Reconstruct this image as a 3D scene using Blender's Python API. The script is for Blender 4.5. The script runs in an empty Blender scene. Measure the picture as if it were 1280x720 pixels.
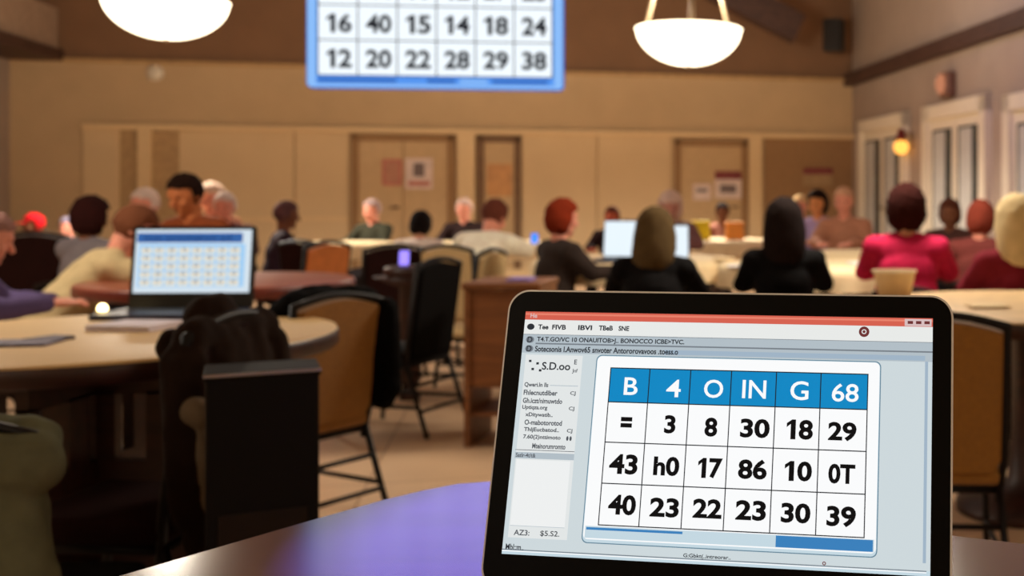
import bpy, bmesh, math, random
import numpy as np
from mathutils import Vector, Matrix, noise
random.seed(7)
C = bpy.context.scene.collection
R = math.radians
F, CX, CY, CAMH = 1400.0, 1000.0, 245.0, 1.16      # focal length (px of a 1280x720 frame), principal point, eye height
TH = R(14)                                          # the hall is turned 14 degrees from the view axis
CT, ST = math.cos(TH), math.sin(TH)
TABLE_H = .76

# ---------------------------------------------------------------- helpers
def at(px, D): return (px-CX)/F*D
def zat(py, D): return CAMH+(CY-py)/F*D
def room(u, v, z=0): return Vector((u*CT-v*ST, u*ST+v*CT, z))
BACK_V = 16.5
RIGHT_U = 4.94
LEFT_U = -6.4
def back_u(px):
    a = (px-CX)/F
    return BACK_V*(a*CT+ST)/(-a*ST+CT)
def back_z(px, py):
    u = back_u(px); return zat(py, u*ST+BACK_V*CT)
def right_v(px):
    a = (px-CX)/F
    return RIGHT_U*(-a*ST+CT)/(a*CT+ST)

def s2l(c):
    out = []
    for x in c[:3]:
        x = x/255.0
        out.append(x/12.92 if x <= .04045 else ((x+.055)/1.055)**2.4)
    return (out[0], out[1], out[2], 1)

MATS = {}
def mat(name, rgb, rough=.6, metal=0, noise_amt=.12, nscale=12, bump=0, spec=.5, coat=0, sheen=0):
    if name in MATS: return MATS[name]
    m = bpy.data.materials.new(name); m.use_nodes = True
    nt = m.node_tree; b = nt.nodes['Principled BSDF']
    b.inputs['Roughness'].default_value = rough
    b.inputs['Metallic'].default_value = metal
    b.inputs['Specular IOR Level'].default_value = spec
    b.inputs['Coat Weight'].default_value = coat
    b.inputs['Sheen Weight'].default_value = sheen
    tc = nt.nodes.new('ShaderNodeTexCoord')
    n = nt.nodes.new('ShaderNodeTexNoise'); n.inputs['Scale'].default_value = nscale; n.inputs['Detail'].default_value = 4
    nt.links.new(tc.outputs['Object'], n.inputs['Vector'])
    r = nt.nodes.new('ShaderNodeValToRGB')
    c = s2l(rgb)
    r.color_ramp.elements[0].position = .3; r.color_ramp.elements[1].position = .7
    r.color_ramp.elements[0].color = tuple(x*(1-noise_amt) for x in c[:3])+(1,)
    r.color_ramp.elements[1].color = tuple(min(1, x*(1+noise_amt)) for x in c[:3])+(1,)
    nt.links.new(n.outputs['Fac'], r.inputs['Fac']); nt.links.new(r.outputs['Color'], b.inputs['Base Color'])
    if bump:
        bp = nt.nodes.new('ShaderNodeBump'); bp.inputs['Strength'].default_value = bump; bp.inputs['Distance'].default_value = .01
        nt.links.new(n.outputs['Fac'], bp.inputs['Height']); nt.links.new(bp.outputs['Normal'], b.inputs['Normal'])
    MATS[name] = m
    return m
def emit(name, rgb, s=1.0):
    if name in MATS: return MATS[name]
    m = bpy.data.materials.new(name); m.use_nodes = True
    b = m.node_tree.nodes['Principled BSDF']
    b.inputs['Base Color'].default_value = (.01, .01, .01, 1); b.inputs['Roughness'].default_value = .5
    b.inputs['Specular IOR Level'].default_value = 0
    b.inputs['Emission Color'].default_value = s2l(rgb); b.inputs['Emission Strength'].default_value = s
    MATS[name] = m
    return m
def wood(name, c1, c2, rough=.4, scale=3, spec=.5, ior=1.5, coat=0):
    if name in MATS: return MATS[name]
    m = bpy.data.materials.new(name); m.use_nodes = True
    nt = m.node_tree; b = nt.nodes['Principled BSDF']
    tc = nt.nodes.new('ShaderNodeTexCoord'); mp = nt.nodes.new('ShaderNodeMapping'); mp.inputs['Scale'].default_value = (1, 9, 9)
    w = nt.nodes.new('ShaderNodeTexNoise'); w.inputs['Scale'].default_value = scale; w.inputs['Detail'].default_value = 6; w.inputs['Distortion'].default_value = .6
    r = nt.nodes.new('ShaderNodeValToRGB'); r.color_ramp.elements[0].position = .35; r.color_ramp.elements[1].position = .65
    r.color_ramp.elements[0].color = s2l(c1); r.color_ramp.elements[1].color = s2l(c2)
    nt.links.new(tc.outputs['Object'], mp.inputs['Vector']); nt.links.new(mp.outputs[0], w.inputs['Vector'])
    nt.links.new(w.outputs['Fac'], r.inputs['Fac']); nt.links.new(r.outputs['Color'], b.inputs['Base Color'])
    b.inputs['Roughness'].default_value = rough; b.inputs['IOR'].default_value = ior; b.inputs['Coat Weight'].default_value = coat
    MATS[name] = m
    return m

def link(name, bm, mats, parent=None, smooth=False):
    me = bpy.data.meshes.new(name)
    bm.normal_update(); bm.to_mesh(me); bm.free()
    return link_me(name, me, mats, parent, smooth)
def link_me(name, me, mats, parent=None, smooth=False):
    o = bpy.data.objects.new(name, me); C.objects.link(o)
    if not isinstance(mats, (list, tuple)): mats = [mats]
    while len(me.materials) < len(mats): me.materials.append(None)
    for i, m in enumerate(mats):
        o.material_slots[i].link = 'OBJECT'; o.material_slots[i].material = m
    if smooth:
        for p in me.polygons: p.use_smooth = True
    if parent: o.parent = parent
    return o
def thing(name, label, cat, loc=(0, 0, 0), rz=0, group=None, sc=1):
    o = bpy.data.objects.new(name, None); C.objects.link(o)
    o.location = loc; o.rotation_euler = (0, 0, rz); o.scale = (sc, sc, sc)
    o['label'] = label; o['category'] = cat
    if group: o['group'] = group
    return o
def tag(o, label, cat, group=None):
    o['label'] = label; o['category'] = cat
    if group: o['group'] = group
    return o
def struct(o): o['kind'] = 'structure'; return o
def dup(root, label, loc, rz, sc=1, group=None):
    r = root.copy(); C.objects.link(r); r.location = loc; r.rotation_euler = (0, 0, rz); r.scale = (sc, sc, sc)
    r['label'] = label
    if group: r['group'] = group
    for ch in list(root.children):
        c = ch.copy(); C.objects.link(c); c.parent = r
        for g in list(ch.children):
            d = g.copy(); C.objects.link(d); d.parent = c
    return r

def box(bm, c, s, rot=None, bev=0, mi=0, seg=2):
    r = bmesh.ops.create_cube(bm, size=1)
    vs = r['verts']
    bmesh.ops.scale(bm, vec=s, verts=vs)
    es = list({e for v in vs for e in v.link_edges})
    if bev:
        rr = bmesh.ops.bevel(bm, geom=es, offset=bev, segments=seg, affect='EDGES', profile=.5)
        vs = list({v for f in rr['faces'] for v in f.verts} | {v for v in vs if v.is_valid})
        # connected verts
        seen = set(vs); st = list(vs)
        while st:
            v = st.pop()
            for e in v.link_edges:
                w = e.other_vert(v)
                if w not in seen: seen.add(w); st.append(w)
        vs = list(seen)
    M = Matrix.Translation(Vector(c))
    if rot is not None: M = M @ (rot if isinstance(rot, Matrix) else Matrix.Rotation(rot, 4, 'Z'))
    bmesh.ops.transform(bm, matrix=M, verts=vs)
    if mi:
        for f in {f for v in vs for f in v.link_faces}: f.material_index = mi
    return vs
def ball(bm, c, r, rot=None, seg=16, mi=0):
    if not isinstance(r, (tuple, list)): r = (r, r, r)
    q = bmesh.ops.create_uvsphere(bm, u_segments=seg, v_segments=max(6, seg*2//3), radius=1)
    M = Matrix.Translation(Vector(c))
    if rot is not None: M = M @ rot
    M = M @ Matrix.Diagonal((r[0], r[1], r[2], 1))
    bmesh.ops.transform(bm, matrix=M, verts=q['verts'])
    if mi:
        for f in {f for v in q['verts'] for f in v.link_faces}: f.material_index = mi
def limb(bm, a, ra, b, rb, seg=14, caps=True):
    a = Vector(a); b = Vector(b); d = b-a
    L = max(d.length, 1e-4)
    q = bmesh.ops.create_cone(bm, cap_ends=True, segments=seg, radius1=ra, radius2=rb, depth=L)
    M = Matrix.Translation((a+b)/2) @ d.to_track_quat('Z', 'Y').to_matrix().to_4x4()
    bmesh.ops.transform(bm, matrix=M, verts=q['verts'])
    if caps:
        ball(bm, a, ra, seg=seg); ball(bm, b, rb, seg=seg)
def tube(bm, pts, r, seg=10):
    pts = [Vector(p) for p in pts]; closed = (pts[0]-pts[-1]).length < 1e-6
    if closed: pts = pts[:-1]
    n_ = len(pts); rings = []; up = None
    for i, p in enumerate(pts):
        a = pts[(i-1) % n_] if (closed or i) else p; b = pts[(i+1) % n_] if (closed or i < n_-1) else p
        d1 = (p-a).normalized() if (p-a).length else (b-p).normalized(); d2 = (b-p).normalized() if (b-p).length else d1
        t = (d1+d2).normalized()
        if up is None: up = t.orthogonal().normalized()
        else: up = (up-t*up.dot(t)).normalized()
        side = t.cross(up); k_ = 1/max(.6, math.cos(d1.angle(d2)/2))
        rings.append([bm.verts.new(p+(up*math.cos(2*math.pi*q/seg)+side*math.sin(2*math.pi*q/seg))*r*k_) for q in range(seg)])
    prs = list(zip(rings, rings[1:]))+([(rings[-1], rings[0])] if closed else [])
    for A, B in prs:
        off = min(range(seg), key=lambda o_: (B[o_].co-A[0].co).length) if (closed and B is rings[0]) else 0
        for q in range(seg): bm.faces.new((A[q], A[(q+1) % seg], B[(q+1+off) % seg], B[(q+off) % seg]))
    if not closed:
        bm.faces.new(rings[0][::-1]); bm.faces.new(rings[-1])
def lathe(bm, prof, seg=40, c=(0, 0, 0), mi=0):
    rings = []
    for (r, z) in prof:
        if r < 1e-5: rings.append([bm.verts.new((c[0], c[1], c[2]+z))])
        else: rings.append([bm.verts.new((c[0]+r*math.cos(2*math.pi*i/seg), c[1]+r*math.sin(2*math.pi*i/seg), c[2]+z)) for i in range(seg)])
    for A, B in zip(rings, rings[1:]):
        for i in range(seg):
            j = (i+1) % seg
            a = [A[0]] if len(A) == 1 else [A[i], A[j]]
            b = [B[0]] if len(B) == 1 else [B[j], B[i]]
            try:
                f = bm.faces.new(a+b); f.material_index = mi
            except Exception: pass
def prism(bm, poly, z0, z1, mi=0, M=None):
    lo = [bm.verts.new((x, y, z0)) for x, y in poly]; hi = [bm.verts.new((x, y, z1)) for x, y in poly]
    fs = [bm.faces.new(hi), bm.faces.new(lo[::-1])]
    n = len(poly)
    for i in range(n): fs.append(bm.faces.new((lo[i], lo[(i+1) % n], hi[(i+1) % n], hi[i])))
    for f in fs: f.material_index = mi
    if M is not None: bmesh.ops.transform(bm, matrix=M, verts=lo+hi)
    return fs
def rrect(x0, y0, x1, y1, r, n=6):
    p = []
    for cx, cy, a0 in ((x1-r, y1-r, 0), (x0+r, y1-r, 90), (x0+r, y0+r, 180), (x1-r, y0+r, 270)):
        for i in range(n+1):
            a = R(a0+90*i/n); p.append((cx+r*math.cos(a), cy+r*math.sin(a)))
    return p
def remesh(bm, voxel, smooth=2, decimate=None):
    me = bpy.data.meshes.new('tmp'); bm.to_mesh(me); bm.free()
    o = bpy.data.objects.new('tmp', me); C.objects.link(o)
    m = o.modifiers.new('r', 'REMESH'); m.mode = 'VOXEL'; m.voxel_size = voxel
    if smooth:
        s = o.modifiers.new('s', 'SMOOTH'); s.iterations = smooth; s.factor = .5
    if decimate:
        d = o.modifiers.new('d', 'DECIMATE'); d.ratio = decimate
    dg = bpy.context.evaluated_depsgraph_get()
    out = bpy.data.meshes.new_from_object(o.evaluated_get(dg))
    bpy.data.objects.remove(o); bpy.data.meshes.remove(me)
    for p in out.polygons: p.use_smooth = True
    return out

# text as mesh in the XY plane, normalised: returns (verts, faces, w, h)
TXT = {}
def text_geo(s, bold):
    k = (s, bold)
    if k in TXT: return TXT[k]
    if '1' in s and s.isdigit():      # numerals with a flagged 1
        vs, fs, x = [], [], 0
        for ch in s:
            if ch == '1':
                b = bold*2
                g = [(.20-b/2, 0), (.31+b/2, 0), (.31+b/2, .69), (.21, .69), (.02, .56), (.02, .44-b/3), (.20-b/2, .53)]; f = [tuple(range(7))]; W = .33+b/2; gv = g
            else:
                gv, f, W, H = text_geo(ch, bold); gv = [(a+W/2, c_*.69/H+.345) for a, c_ in gv]
            n0 = len(vs); vs += [(a+x, c_) for a, c_ in gv]; fs += [tuple(q+n0 for q in ff) for ff in f]; x += W+.09
        x -= .09
        vs = [(a-x/2, c_-.345) for a, c_ in vs]
        TXT[k] = (vs, fs, x, .69); return TXT[k]
    cu = bpy.data.curves.new('t', 'FONT'); cu.body = s; cu.size = 1; cu.offset = bold; cu.resolution_u = 4
    o = bpy.data.objects.new('t', cu); C.objects.link(o)
    dg = bpy.context.evaluated_depsgraph_get()
    me = bpy.data.meshes.new_from_object(o.evaluated_get(dg))
    vs = [tuple(v.co) for v in me.vertices]; fs = [tuple(p.vertices) for p in me.polygons]
    bpy.data.objects.remove(o); bpy.data.curves.remove(cu); bpy.data.meshes.remove(me)
    x0 = min(v[0] for v in vs); x1 = max(v[0] for v in vs); y0 = min(v[1] for v in vs); y1 = max(v[1] for v in vs)
    vs = [((v[0]-(x0+x1)/2), (v[1]-(y0+y1)/2)) for v in vs]
    TXT[k] = (vs, fs, x1-x0, y1-y0)
    return TXT[k]
def text(bm, s, cx, cy, z, h, w=None, bold=.02, mi=0, left=False, cap=None):
    vs, fs, W, H = text_geo(s, bold)
    sy = h/(cap if cap else H); sx = (w/W) if w else sy
    if left: cx = cx+W*sx/2
    nv = [bm.verts.new((cx+x*sx, cy+y*sy, z)) for x, y in vs]
    for f in fs:
        try: q = bm.faces.new([nv[i] for i in f]); q.material_index = mi
        except Exception: pass
def quad(bm, x0, y0, x1, y1, z, mi=0):
    f = bm.faces.new([bm.verts.new((x0, y0, z)), bm.verts.new((x1, y0, z)), bm.verts.new((x1, y1, z)), bm.verts.new((x0, y1, z))]); f.material_index = mi

# ---------------------------------------------------------------- materials
wall_m = mat('wall_paint', (200, 172, 132), .85, noise_amt=.04, nscale=3, bump=.05)
upper_m = mat('upper_wall_paint', (132, 98, 70), .85, noise_amt=.06, nscale=2)
panel_m = mat('wall_panel', (220, 192, 148), .7, noise_amt=.03, nscale=2)
strip_m = mat('recess_paint', (158, 122, 82), .8, noise_amt=.05)
trim_m = mat('trim_paint', (228, 198, 150), .6, noise_amt=.03)
side_m = mat('side_wall_paint', (168, 150, 134), .85, noise_amt=.04, nscale=3)
beam_m = wood('dark_beam', (58, 38, 32), (84, 58, 48), .6)
ceil_m = mat('ceiling_paint', (120, 92, 70), .9)
door_m = mat('door_wood', (202, 170, 124), .55, noise_amt=.05)
white_m = mat('white_frame', (232, 222, 200), .5, noise_amt=.03)
black_m = mat('black_plastic', (14, 14, 15), .45, noise_amt=.1)
steel_m = mat('brushed_steel', (170, 168, 165), .35, 1, noise_amt=.05)
brass_m = mat('aged_bronze', (150, 130, 105), .45, .6, noise_amt=.08)
tan_m = mat('tan_upholstery', (140, 94, 24), .8, noise_amt=.1, nscale=60, bump=.15, sheen=.2)
cream_f = mat('cream_upholstery', (208, 178, 128), .85, noise_amt=.08, nscale=60, bump=.15)
frame_m = mat('dark_chair_frame', (14, 8, 7), .5, 0, noise_amt=.15, spec=.25)
dkwood_m = wood('dark_table_wood', (40, 16, 8), (60, 26, 14), .45)
midwood_m = wood('brown_table_wood', (110, 66, 32), (140, 88, 46), .5)
tabletop_m = mat('cream_table_top', (222, 186, 128), .45, noise_amt=.05, nscale=4)
cloth_m = mat('cream_cloth', (236, 212, 168), .8, noise_amt=.04, nscale=8, bump=.05)
redwood_m = wood('red_table_wood', (88, 30, 18), (112, 42, 26), .4)
paper_m = mat('white_paper', (238, 234, 236), .8, noise_amt=.02)
glass_m = mat('dark_window_glass', (66, 74, 72), .15, noise_amt=.2, nscale=2)
curtain_m = mat('pale_blind', (196, 196, 190), .7, noise_amt=.05)

# floor: polished tan stone
fm = bpy.data.materials.new('polished_floor'); fm.use_nodes = True
nt = fm.node_tree; b = nt.nodes['Principled BSDF']
tc = nt.nodes.new('ShaderNodeTexCoord'); br = nt.nodes.new('ShaderNodeTexBrick'); ns = nt.nodes.new('ShaderNodeTexNoise')
ns.inputs['Scale'].default_value = 1.3; ns.inputs['Detail'].default_value = 6
br.offset = 0; br.inputs['Scale'].default_value = 1; br.inputs['Brick Width'].default_value = .6; br.inputs['Row Height'].default_value = .6
br.inputs['Mortar Size'].default_value = .004
br.inputs['Color1'].default_value = s2l((236, 198, 160)); br.inputs['Color2'].default_value = s2l((230, 192, 154)); br.inputs['Mortar'].default_value = s2l((160, 118, 82))
mx = nt.nodes.new('ShaderNodeMix'); mx.data_type = 'RGBA'; mx.blend_type = 'MULTIPLY'; mx.inputs[0].default_value = .35
nt.links.new(tc.outputs['Object'], br.inputs['Vector']); nt.links.new(tc.outputs['Object'], ns.inputs['Vector'])
nt.links.new(br.outputs['Color'], mx.inputs[6]); nt.links.new(ns.outputs['Fac'], mx.inputs[7]); nt.links.new(mx.outputs[2], b.inputs['Base Color'])
b.inputs['Roughness'].default_value = .28

# ---------------------------------------------------------------- the hall
hall_rz = TH
ZL = 2.93           # height of the ledge line
ZC = 4.9
FRONT_V = -2.5
def rbox(name, u0, u1, v0, v1, z0, z1, m, parent=None, bev=0):
    bm = bmesh.new()
    box(bm, ((u0+u1)/2, (v0+v1)/2, (z0+z1)/2), (abs(u1-u0), abs(v1-v0), abs(z1-z0)), bev=bev)
    o = link(name, bm, m, parent)
    if parent is None: o.rotation_euler = (0, 0, TH)
    return o
def room_empty(name):
    o = bpy.data.objects.new(name, None); C.objects.link(o); o.rotation_euler = (0, 0, TH); return struct(o)
struct(rbox('floor', LEFT_U-.2, RIGHT_U+.2, FRONT_V-.2, BACK_V+.4, -.1, 0, fm))
struct(rbox('ceiling', LEFT_U-.2, RIGHT_U+.2, FRONT_V-.2, BACK_V+.4, ZC, ZC+.1, ceil_m))
wb = room_empty('wall_back')
rbox('lower_wall', LEFT_U-.2, RIGHT_U+.2, BACK_V, BACK_V+.2, 0, ZL, wall_m, wb)
rbox('upper_wall', LEFT_U-.2, RIGHT_U+.2, BACK_V+.04, BACK_V+.2, ZL, ZC, upper_m, wb)
struct(rbox('wall_left', LEFT_U-.2, LEFT_U, FRONT_V, BACK_V, 0, ZC, side_m))
struct(rbox('wall_right', RIGHT_U, RIGHT_U+.2, FRONT_V, BACK_V, 0, ZC, side_m))
struct(rbox('wall_front', LEFT_U-.2, RIGHT_U+.2, FRONT_V-.2, FRONT_V, 0, ZC, wall_m))
struct(rbox('trim_1', LEFT_U, RIGHT_U, BACK_V-.05, BACK_V, ZL-.02, ZL+.03, mat('thin_ledge', (186, 150, 100), .7)))
struct(rbox('trim_2', RIGHT_U-.14, RIGHT_U, FRONT_V, BACK_V, 2.84, 3.02, beam_m))       # dark beam on the right wall
lb = room_empty('trim_3')                                                               # soffit along the left wall
rbox('soffit_face', LEFT_U, LEFT_U+.55, FRONT_V, BACK_V, 3.06, 3.6, mat('soffit_paint', (170, 146, 124), .85), lb)
rbox('soffit_beam', LEFT_U, LEFT_U+.62, FRONT_V, BACK_V, 2.92, 3.06, beam_m, lb)
# panelled band on the back wall
ZB = 2.07
u_l, u_m, u_r = back_u(105), back_u(955), RIGHT_U
struct(rbox('trim_4', u_l, u_r, BACK_V-.09, BACK_V, ZB-.04, ZB+.03, trim_m))              # top rail
n = 5
def panel(x0, x1, m, dep=.03, z0=.08, z1=ZB-.04, nm=None):
    global n
    o = struct(rbox('trim_%d' % n, back_u(x0), back_u(x1), BACK_V-dep, BACK_V, z0, z1, m)); n += 1
    return o
panel(105, 150, panel_m); panel(150, 174, mat('pale_recess', (184, 152, 108), .8), .012); panel(174, 191, trim_m, .08); panel(191, 225, MATS['pale_recess'], .012)
panel(225, 368, panel_m); panel(370, 436, panel_m); panel(572, 594, trim_m, .08)
panel(653, 745, panel_m); panel(747, 838, panel_m); panel(935, 951, trim_m, .08); panel(955, 1066, strip_m, .012)
struct(rbox('baseboard_back', LEFT_U, RIGHT_U, BACK_V-.1, BACK_V, 0, .12, trim_m))
struct(rbox('trim_30', back_u(225), back_u(436), BACK_V-.05, BACK_V, .82, .88, trim_m))
# doors in the back wall
def back_door(k, x0, x1, ztop, window=False, fm_=strip_m):
    e = room_empty('door_%d' % k)
    u0, u1 = back_u(x0), back_u(x1); w = .09
    rbox('door_frame', u0, u0+w, BACK_V-.07, BACK_V, 0, ztop, fm_, e); rbox('door_frame', u1-w, u1, BACK_V-.07, BACK_V, 0, ztop, fm_, e)
    rbox('door_frame', u0, u1, BACK_V-.07, BACK_V, ztop-.09, ztop, fm_, e)
    leafs = [(u0+w, u1-w)] if (u1-u0) < 1.2 else [(u0+w, (u0+u1)/2-.005), ((u0+u1)/2+.005, u1-w)]
    for a, c in leafs:
        rbox('door_leaf', a, c, BACK_V-.035, BACK_V, .01, ztop-.09, door_m, e, .004)
    bm = bmesh.new(); limb(bm, (leafs[-1][1]-.08 if len(leafs) == 1 else leafs[0][1]-.06, BACK_V-.08, 1.0), .02, (leafs[-1][1]-.16 if len(leafs) == 1 else leafs[0][1]-.16, BACK_V-.08, 1.0), .014)
    link('door_handle', bm, brass_m, e, True)
    return e
d1 = back_door(1, 440, 568, ZB-.06)
d2 = back_door(2, 597, 651, ZB-.06, fm_=mat('brown_door_frame', (120, 88, 56), .6))
rbox('door_window', back_u(609), back_u(640), BACK_V-.045, BACK_V-.036, back_z(624, 245), back_z(624, 205), mat('warm_pane', (205, 150, 90), .3), d2)
d3 = back_door(3, 843, 934, ZB-.08)
# posters on the back doors
def poster(x0, y0, x1, y1, base, marks, label, name='poster'):
    u0, u1 = back_u(x0), back_u(x1); z0, z1 = back_z(x0, y1), back_z(x0, y0)
    bm = bmesh.new(); box(bm, (0, 0, 0), (u1-u0, .006, z1-z0))
    ms = [base]
    for (a, b_, c, d, mm) in marks:
        ms.append(mm)
        cx = (a+c)/2-.5; cz = .5-(b_+d)/2
        box(bm, (cx*(u1-u0), -.004, cz*(z1-z0)), ((c-a)*(u1-u0), .004, (d-b_)*(z1-z0)), mi=len(ms)-1)
    o = link(name, bm, ms); o.location = room((u0+u1)/2, BACK_V-.045, (z0+z1)/2); o.rotation_euler = (0, 0, TH)
    return tag(o, label, 'poster')
pk = mat('poster_pink', (196, 120, 104), .7); gy = mat('poster_grey', (120, 106, 104), .7); pw = mat('poster_white', (226, 206, 196), .7); rd = mat('poster_red', (132, 60, 60), .7)
poster(478, 199, 503, 232, pk, [(.15, .1, .85, .9, mat('poster_rose', (186, 132, 108), .7))], 'pinkish notice sheet on the double door, left of the pale one')
poster(507, 198, 541, 236, pw, [(.3, .15, .7, .6, gy), (.1, .75, .9, .9, pk)], 'pale notice with a grey round mark on the double door')
poster(893, 214, 926, 248, pw, [(0, 0, 1, .3, rd), (.2, .5, .8, .8, gy)], 'notice with a dark red header on the right-hand door of the back wall')
poster(866, 230, 888, 250, pw, [(.2, .3, .8, .5, gy)], 'small pale note left of the red-headed notice on the right-hand back door')
poster(1003, 210, 1040, 232, mat('poster_tan', (170, 140, 100), .7), [(0, 0, 1, .35, rd)], 'tan notice with red top on the dark panel near the right corner')
# round detector high on the back wall
bm = bmesh.new(); lathe(bm, [(0, .05), (.07, .045), (.1, .02), (.11, 0), (0, 0)], 24)
o = link('smoke_detector', bm, white_m, None, True); o.location = room(back_u(194), BACK_V, back_z(194, 91)); o.rotation_euler = (R(90), 0, TH)
tag(o, 'small round white detector high on the back wall under the left lamp', 'detector')
# knee brace and corner speaker
bm = bmesh.new()
p0 = room(2.5, 15.6, 4.2); p1 = room(3.86, 15.6, 3.55)
d = (p1-p0); box(bm, (p0+p1)/2-Vector((0, 0, 0)), (d.length, .25, .42), d.to_track_quat('X', 'Z').to_matrix().to_4x4())
struct(link('trim_31', bm, beam_m))
t = thing('loudspeaker', 'dark loudspeaker mounted high in the right back corner', 'speaker', room(RIGHT_U-.42, BACK_V-.45, 3.3), TH+R(-30))
bm = bmesh.new(); box(bm, (0, 0, .25), (.28, .26, .48), bev=.02); link('cabinet', bm, black_m, t)
bm = bmesh.new(); box(bm, (0, -.135, .25), (.24, .012, .42), bev=.004); link('grille', bm, mat('speaker_grille', (30, 26, 24), .8, nscale=120, noise_amt=.4), t)
bm = bmesh.new(); tube(bm, [(0, .12, .25), (.06, .3, .25)], .02); link('bracket', bm, black_m, t)

# French doors along the right wall
def side_door(k, xa, xb, ztop):
    v1, v0 = right_v(xa), right_v(xb)
    e = room_empty('door_%d' % k); w = .17
    U = RIGHT_U
    rbox('door_frame', U-.09, U, v0, v0+w, 0, ztop, white_m, e); rbox('door_frame', U-.09, U, v1-w, v1, 0, ztop, white_m, e)
    rbox('door_frame', U-.09, U, v0, v1, ztop-.17, ztop, white_m, e)
    mid = (v0+v1)/2
    for a, c in ((v0+w, mid-.01), (mid+.01, v1-w)):
        lf = rbox('door_leaf', U-.03, U, a, c, .02, ztop-.17, white_m, e)
        rbox('glass_pane', U-.045, U-.031, a+.1, c-.1, .35, ztop-.3, glass_m, lf)
        rbox('blind', U-.052, U-.046, a+.1+(c-a-.2)*.3, c-.1-(c-a-.2)*.12, .45, ztop-.33, curtain_m, lf)
    bm = bmesh.new(); limb(bm, (U-.07, mid-.05, 1.0), .02, (U-.07, mid-.15, 1.0), .015); link('door_handle', bm, brass_m, e, True)
side_door(4, 1078, 1137, 2.26); side_door(5, 1160, 1240, 2.26); side_door(6, 1262, 1375, 2.2)
struct(rbox('baseboard_right', RIGHT_U-.03, RIGHT_U, FRONT_V, right_v(1375)-.01, 0, .12, trim_m))
# wall sconce
vs_ = right_v(1141); D_ = RIGHT_U*ST+vs_*CT
t = thing('wall_sconce', 'glowing orange wall lamp with a dark red cap between the white doors', 'lamp', room(RIGHT_U, vs_, zat(184, D_)), TH)
bm = bmesh.new(); ball(bm, (-.16, 0, 0), .1, seg=20); link('lamp_globe', bm, emit('amber_glow', (255, 176, 78), 1.9), t, True)
bm = bmesh.new(); lathe(bm, [(0, .24), (.04, .23), (.06, .13), (.085, .085), (.0, .08)], 20, (-.16, 0, 0)); link('lamp_cap', bm, mat('red_cap', (120, 36, 26), .5), t, True)
bm = bmesh.new(); box(bm, (-.01, 0, .08), (.02, .1, .2), bev=.005); tube(bm, [(0, 0, .15), (-.1, 0, .19), (-.16, 0, .18)], .012); link('wall_bracket', bm, brass_m, t)
# round alarm
vs_ = right_v(1190); D_ = RIGHT_U*ST+vs_*CT
t = thing('wall_alarm', 'wall alarm with a round orange-pink face above the white doors', 'alarm', room(RIGHT_U, vs_, zat(106, D_)), TH)
bm = bmesh.new(); box(bm, (-.06, 0, 0), (.12, .3, .3), bev=.03); link('housing', bm, mat('alarm_brown', (120, 84, 66), .6), t)
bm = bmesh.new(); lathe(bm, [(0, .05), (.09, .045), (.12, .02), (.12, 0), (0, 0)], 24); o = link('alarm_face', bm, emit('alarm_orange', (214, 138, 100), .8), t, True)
o.location = (-.12, .03, .01); o.rotation_euler = (0, R(-90), 0)

# ---------------------------------------------------------------- pendant lamps
bowl_m = emit('lit_alabaster', (255, 236, 200), 5.0)
def make_pendant(label, loc):
    t = thing('pendant_lamp', label, 'lamp', loc, TH+R(18), 'alabaster pendant lamps over the hall')
    bm = bmesh.new(); prof = []
    for i in range(13):
        a = R(90*i/12); prof.append((.545*math.sin(a)**.95, .36*(1-math.cos(a)**1.15)))
    prof2 = [(.55, .365), (.558, .375), (.55, .385), (.535, .38)]
    lathe(bm, prof+prof2, 48)
    o = link('glass_bowl', bm, bowl_m, t, True)
    bm = bmesh.new(); lathe(bm, [(0, -.03), (.016, -.025), (.022, -.008), (.03, .004), (0, .012)], 16); link('finial', bm, brass_m, t, True)
    for k in range(3):
        a = R(120*k+20); c, s = math.cos(a), math.sin(a)
        bm = bmesh.new(); tube(bm, [(.53*c, .53*s, .36), (.36*c, .36*s, .95), (.04*c, .04*s, 1.75)], .026, 10)
        link('rod', bm, brass_m, t, True)
    bm = bmesh.new(); top = ZC-loc[2]; lathe(bm, [(0, 1.7), (.07, 1.7), (.05, 1.8), (.02, 1.85), (.02, top-.12), (.1, top-.06), (.12, top), (0, top)], 20); link('ceiling_stem', bm, brass_m, t, True)
    return t
L1 = (at(208, 9.45), 9.45, zat(49, 9.45)); L2 = (at(861, 11.7), 11.7, zat(82, 11.7))
pl = make_pendant('glowing alabaster bowl lamp hanging at the upper left, partly out of the picture', L1); pl.scale = (.87, .87, .87)
dup(pl, 'glowing alabaster bowl lamp on three rods, right of the hanging bingo screen', L2, TH+R(5))
lamps = [L1, L2]
for u, v, wh in ((-2.9, 5, 'over the left tables, nearer than the picture shows'), (1.7, 5.3, 'over the right tables above the frame'), (-2.9, -.5, 'behind the viewer on the left'), (1.7, -.5, 'behind the viewer on the right')):
    p = room(u, v, L1[2]+.05); lamps.append(tuple(p))
    dup(pl, 'glowing alabaster bowl lamp hanging '+wh, tuple(p), TH)
for i, p in enumerate(lamps):
    ld = bpy.data.lights.new('bulb', 'POINT'); ld.energy = (150, 150, 90, 90, 50, 50)[i]; ld.color = (1, .9, .74); ld.shadow_soft_size = .15
    lo = bpy.data.objects.new('bulb_light', ld); C.objects.link(lo); lo.location = (p[0], p[1], p[2]+.5)
    ld = bpy.data.lights.new('down', 'SPOT'); ld.energy = (740, 740, 190, 230, 60, 60)[i]; ld.color = (1, .9, .76); ld.shadow_soft_size = .3; ld.spot_size = R(165); ld.spot_blend = .5
    lo = bpy.data.objects.new('bulb_light', ld); C.objects.link(lo); lo.location = (p[0], p[1], p[2]-.06)
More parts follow.
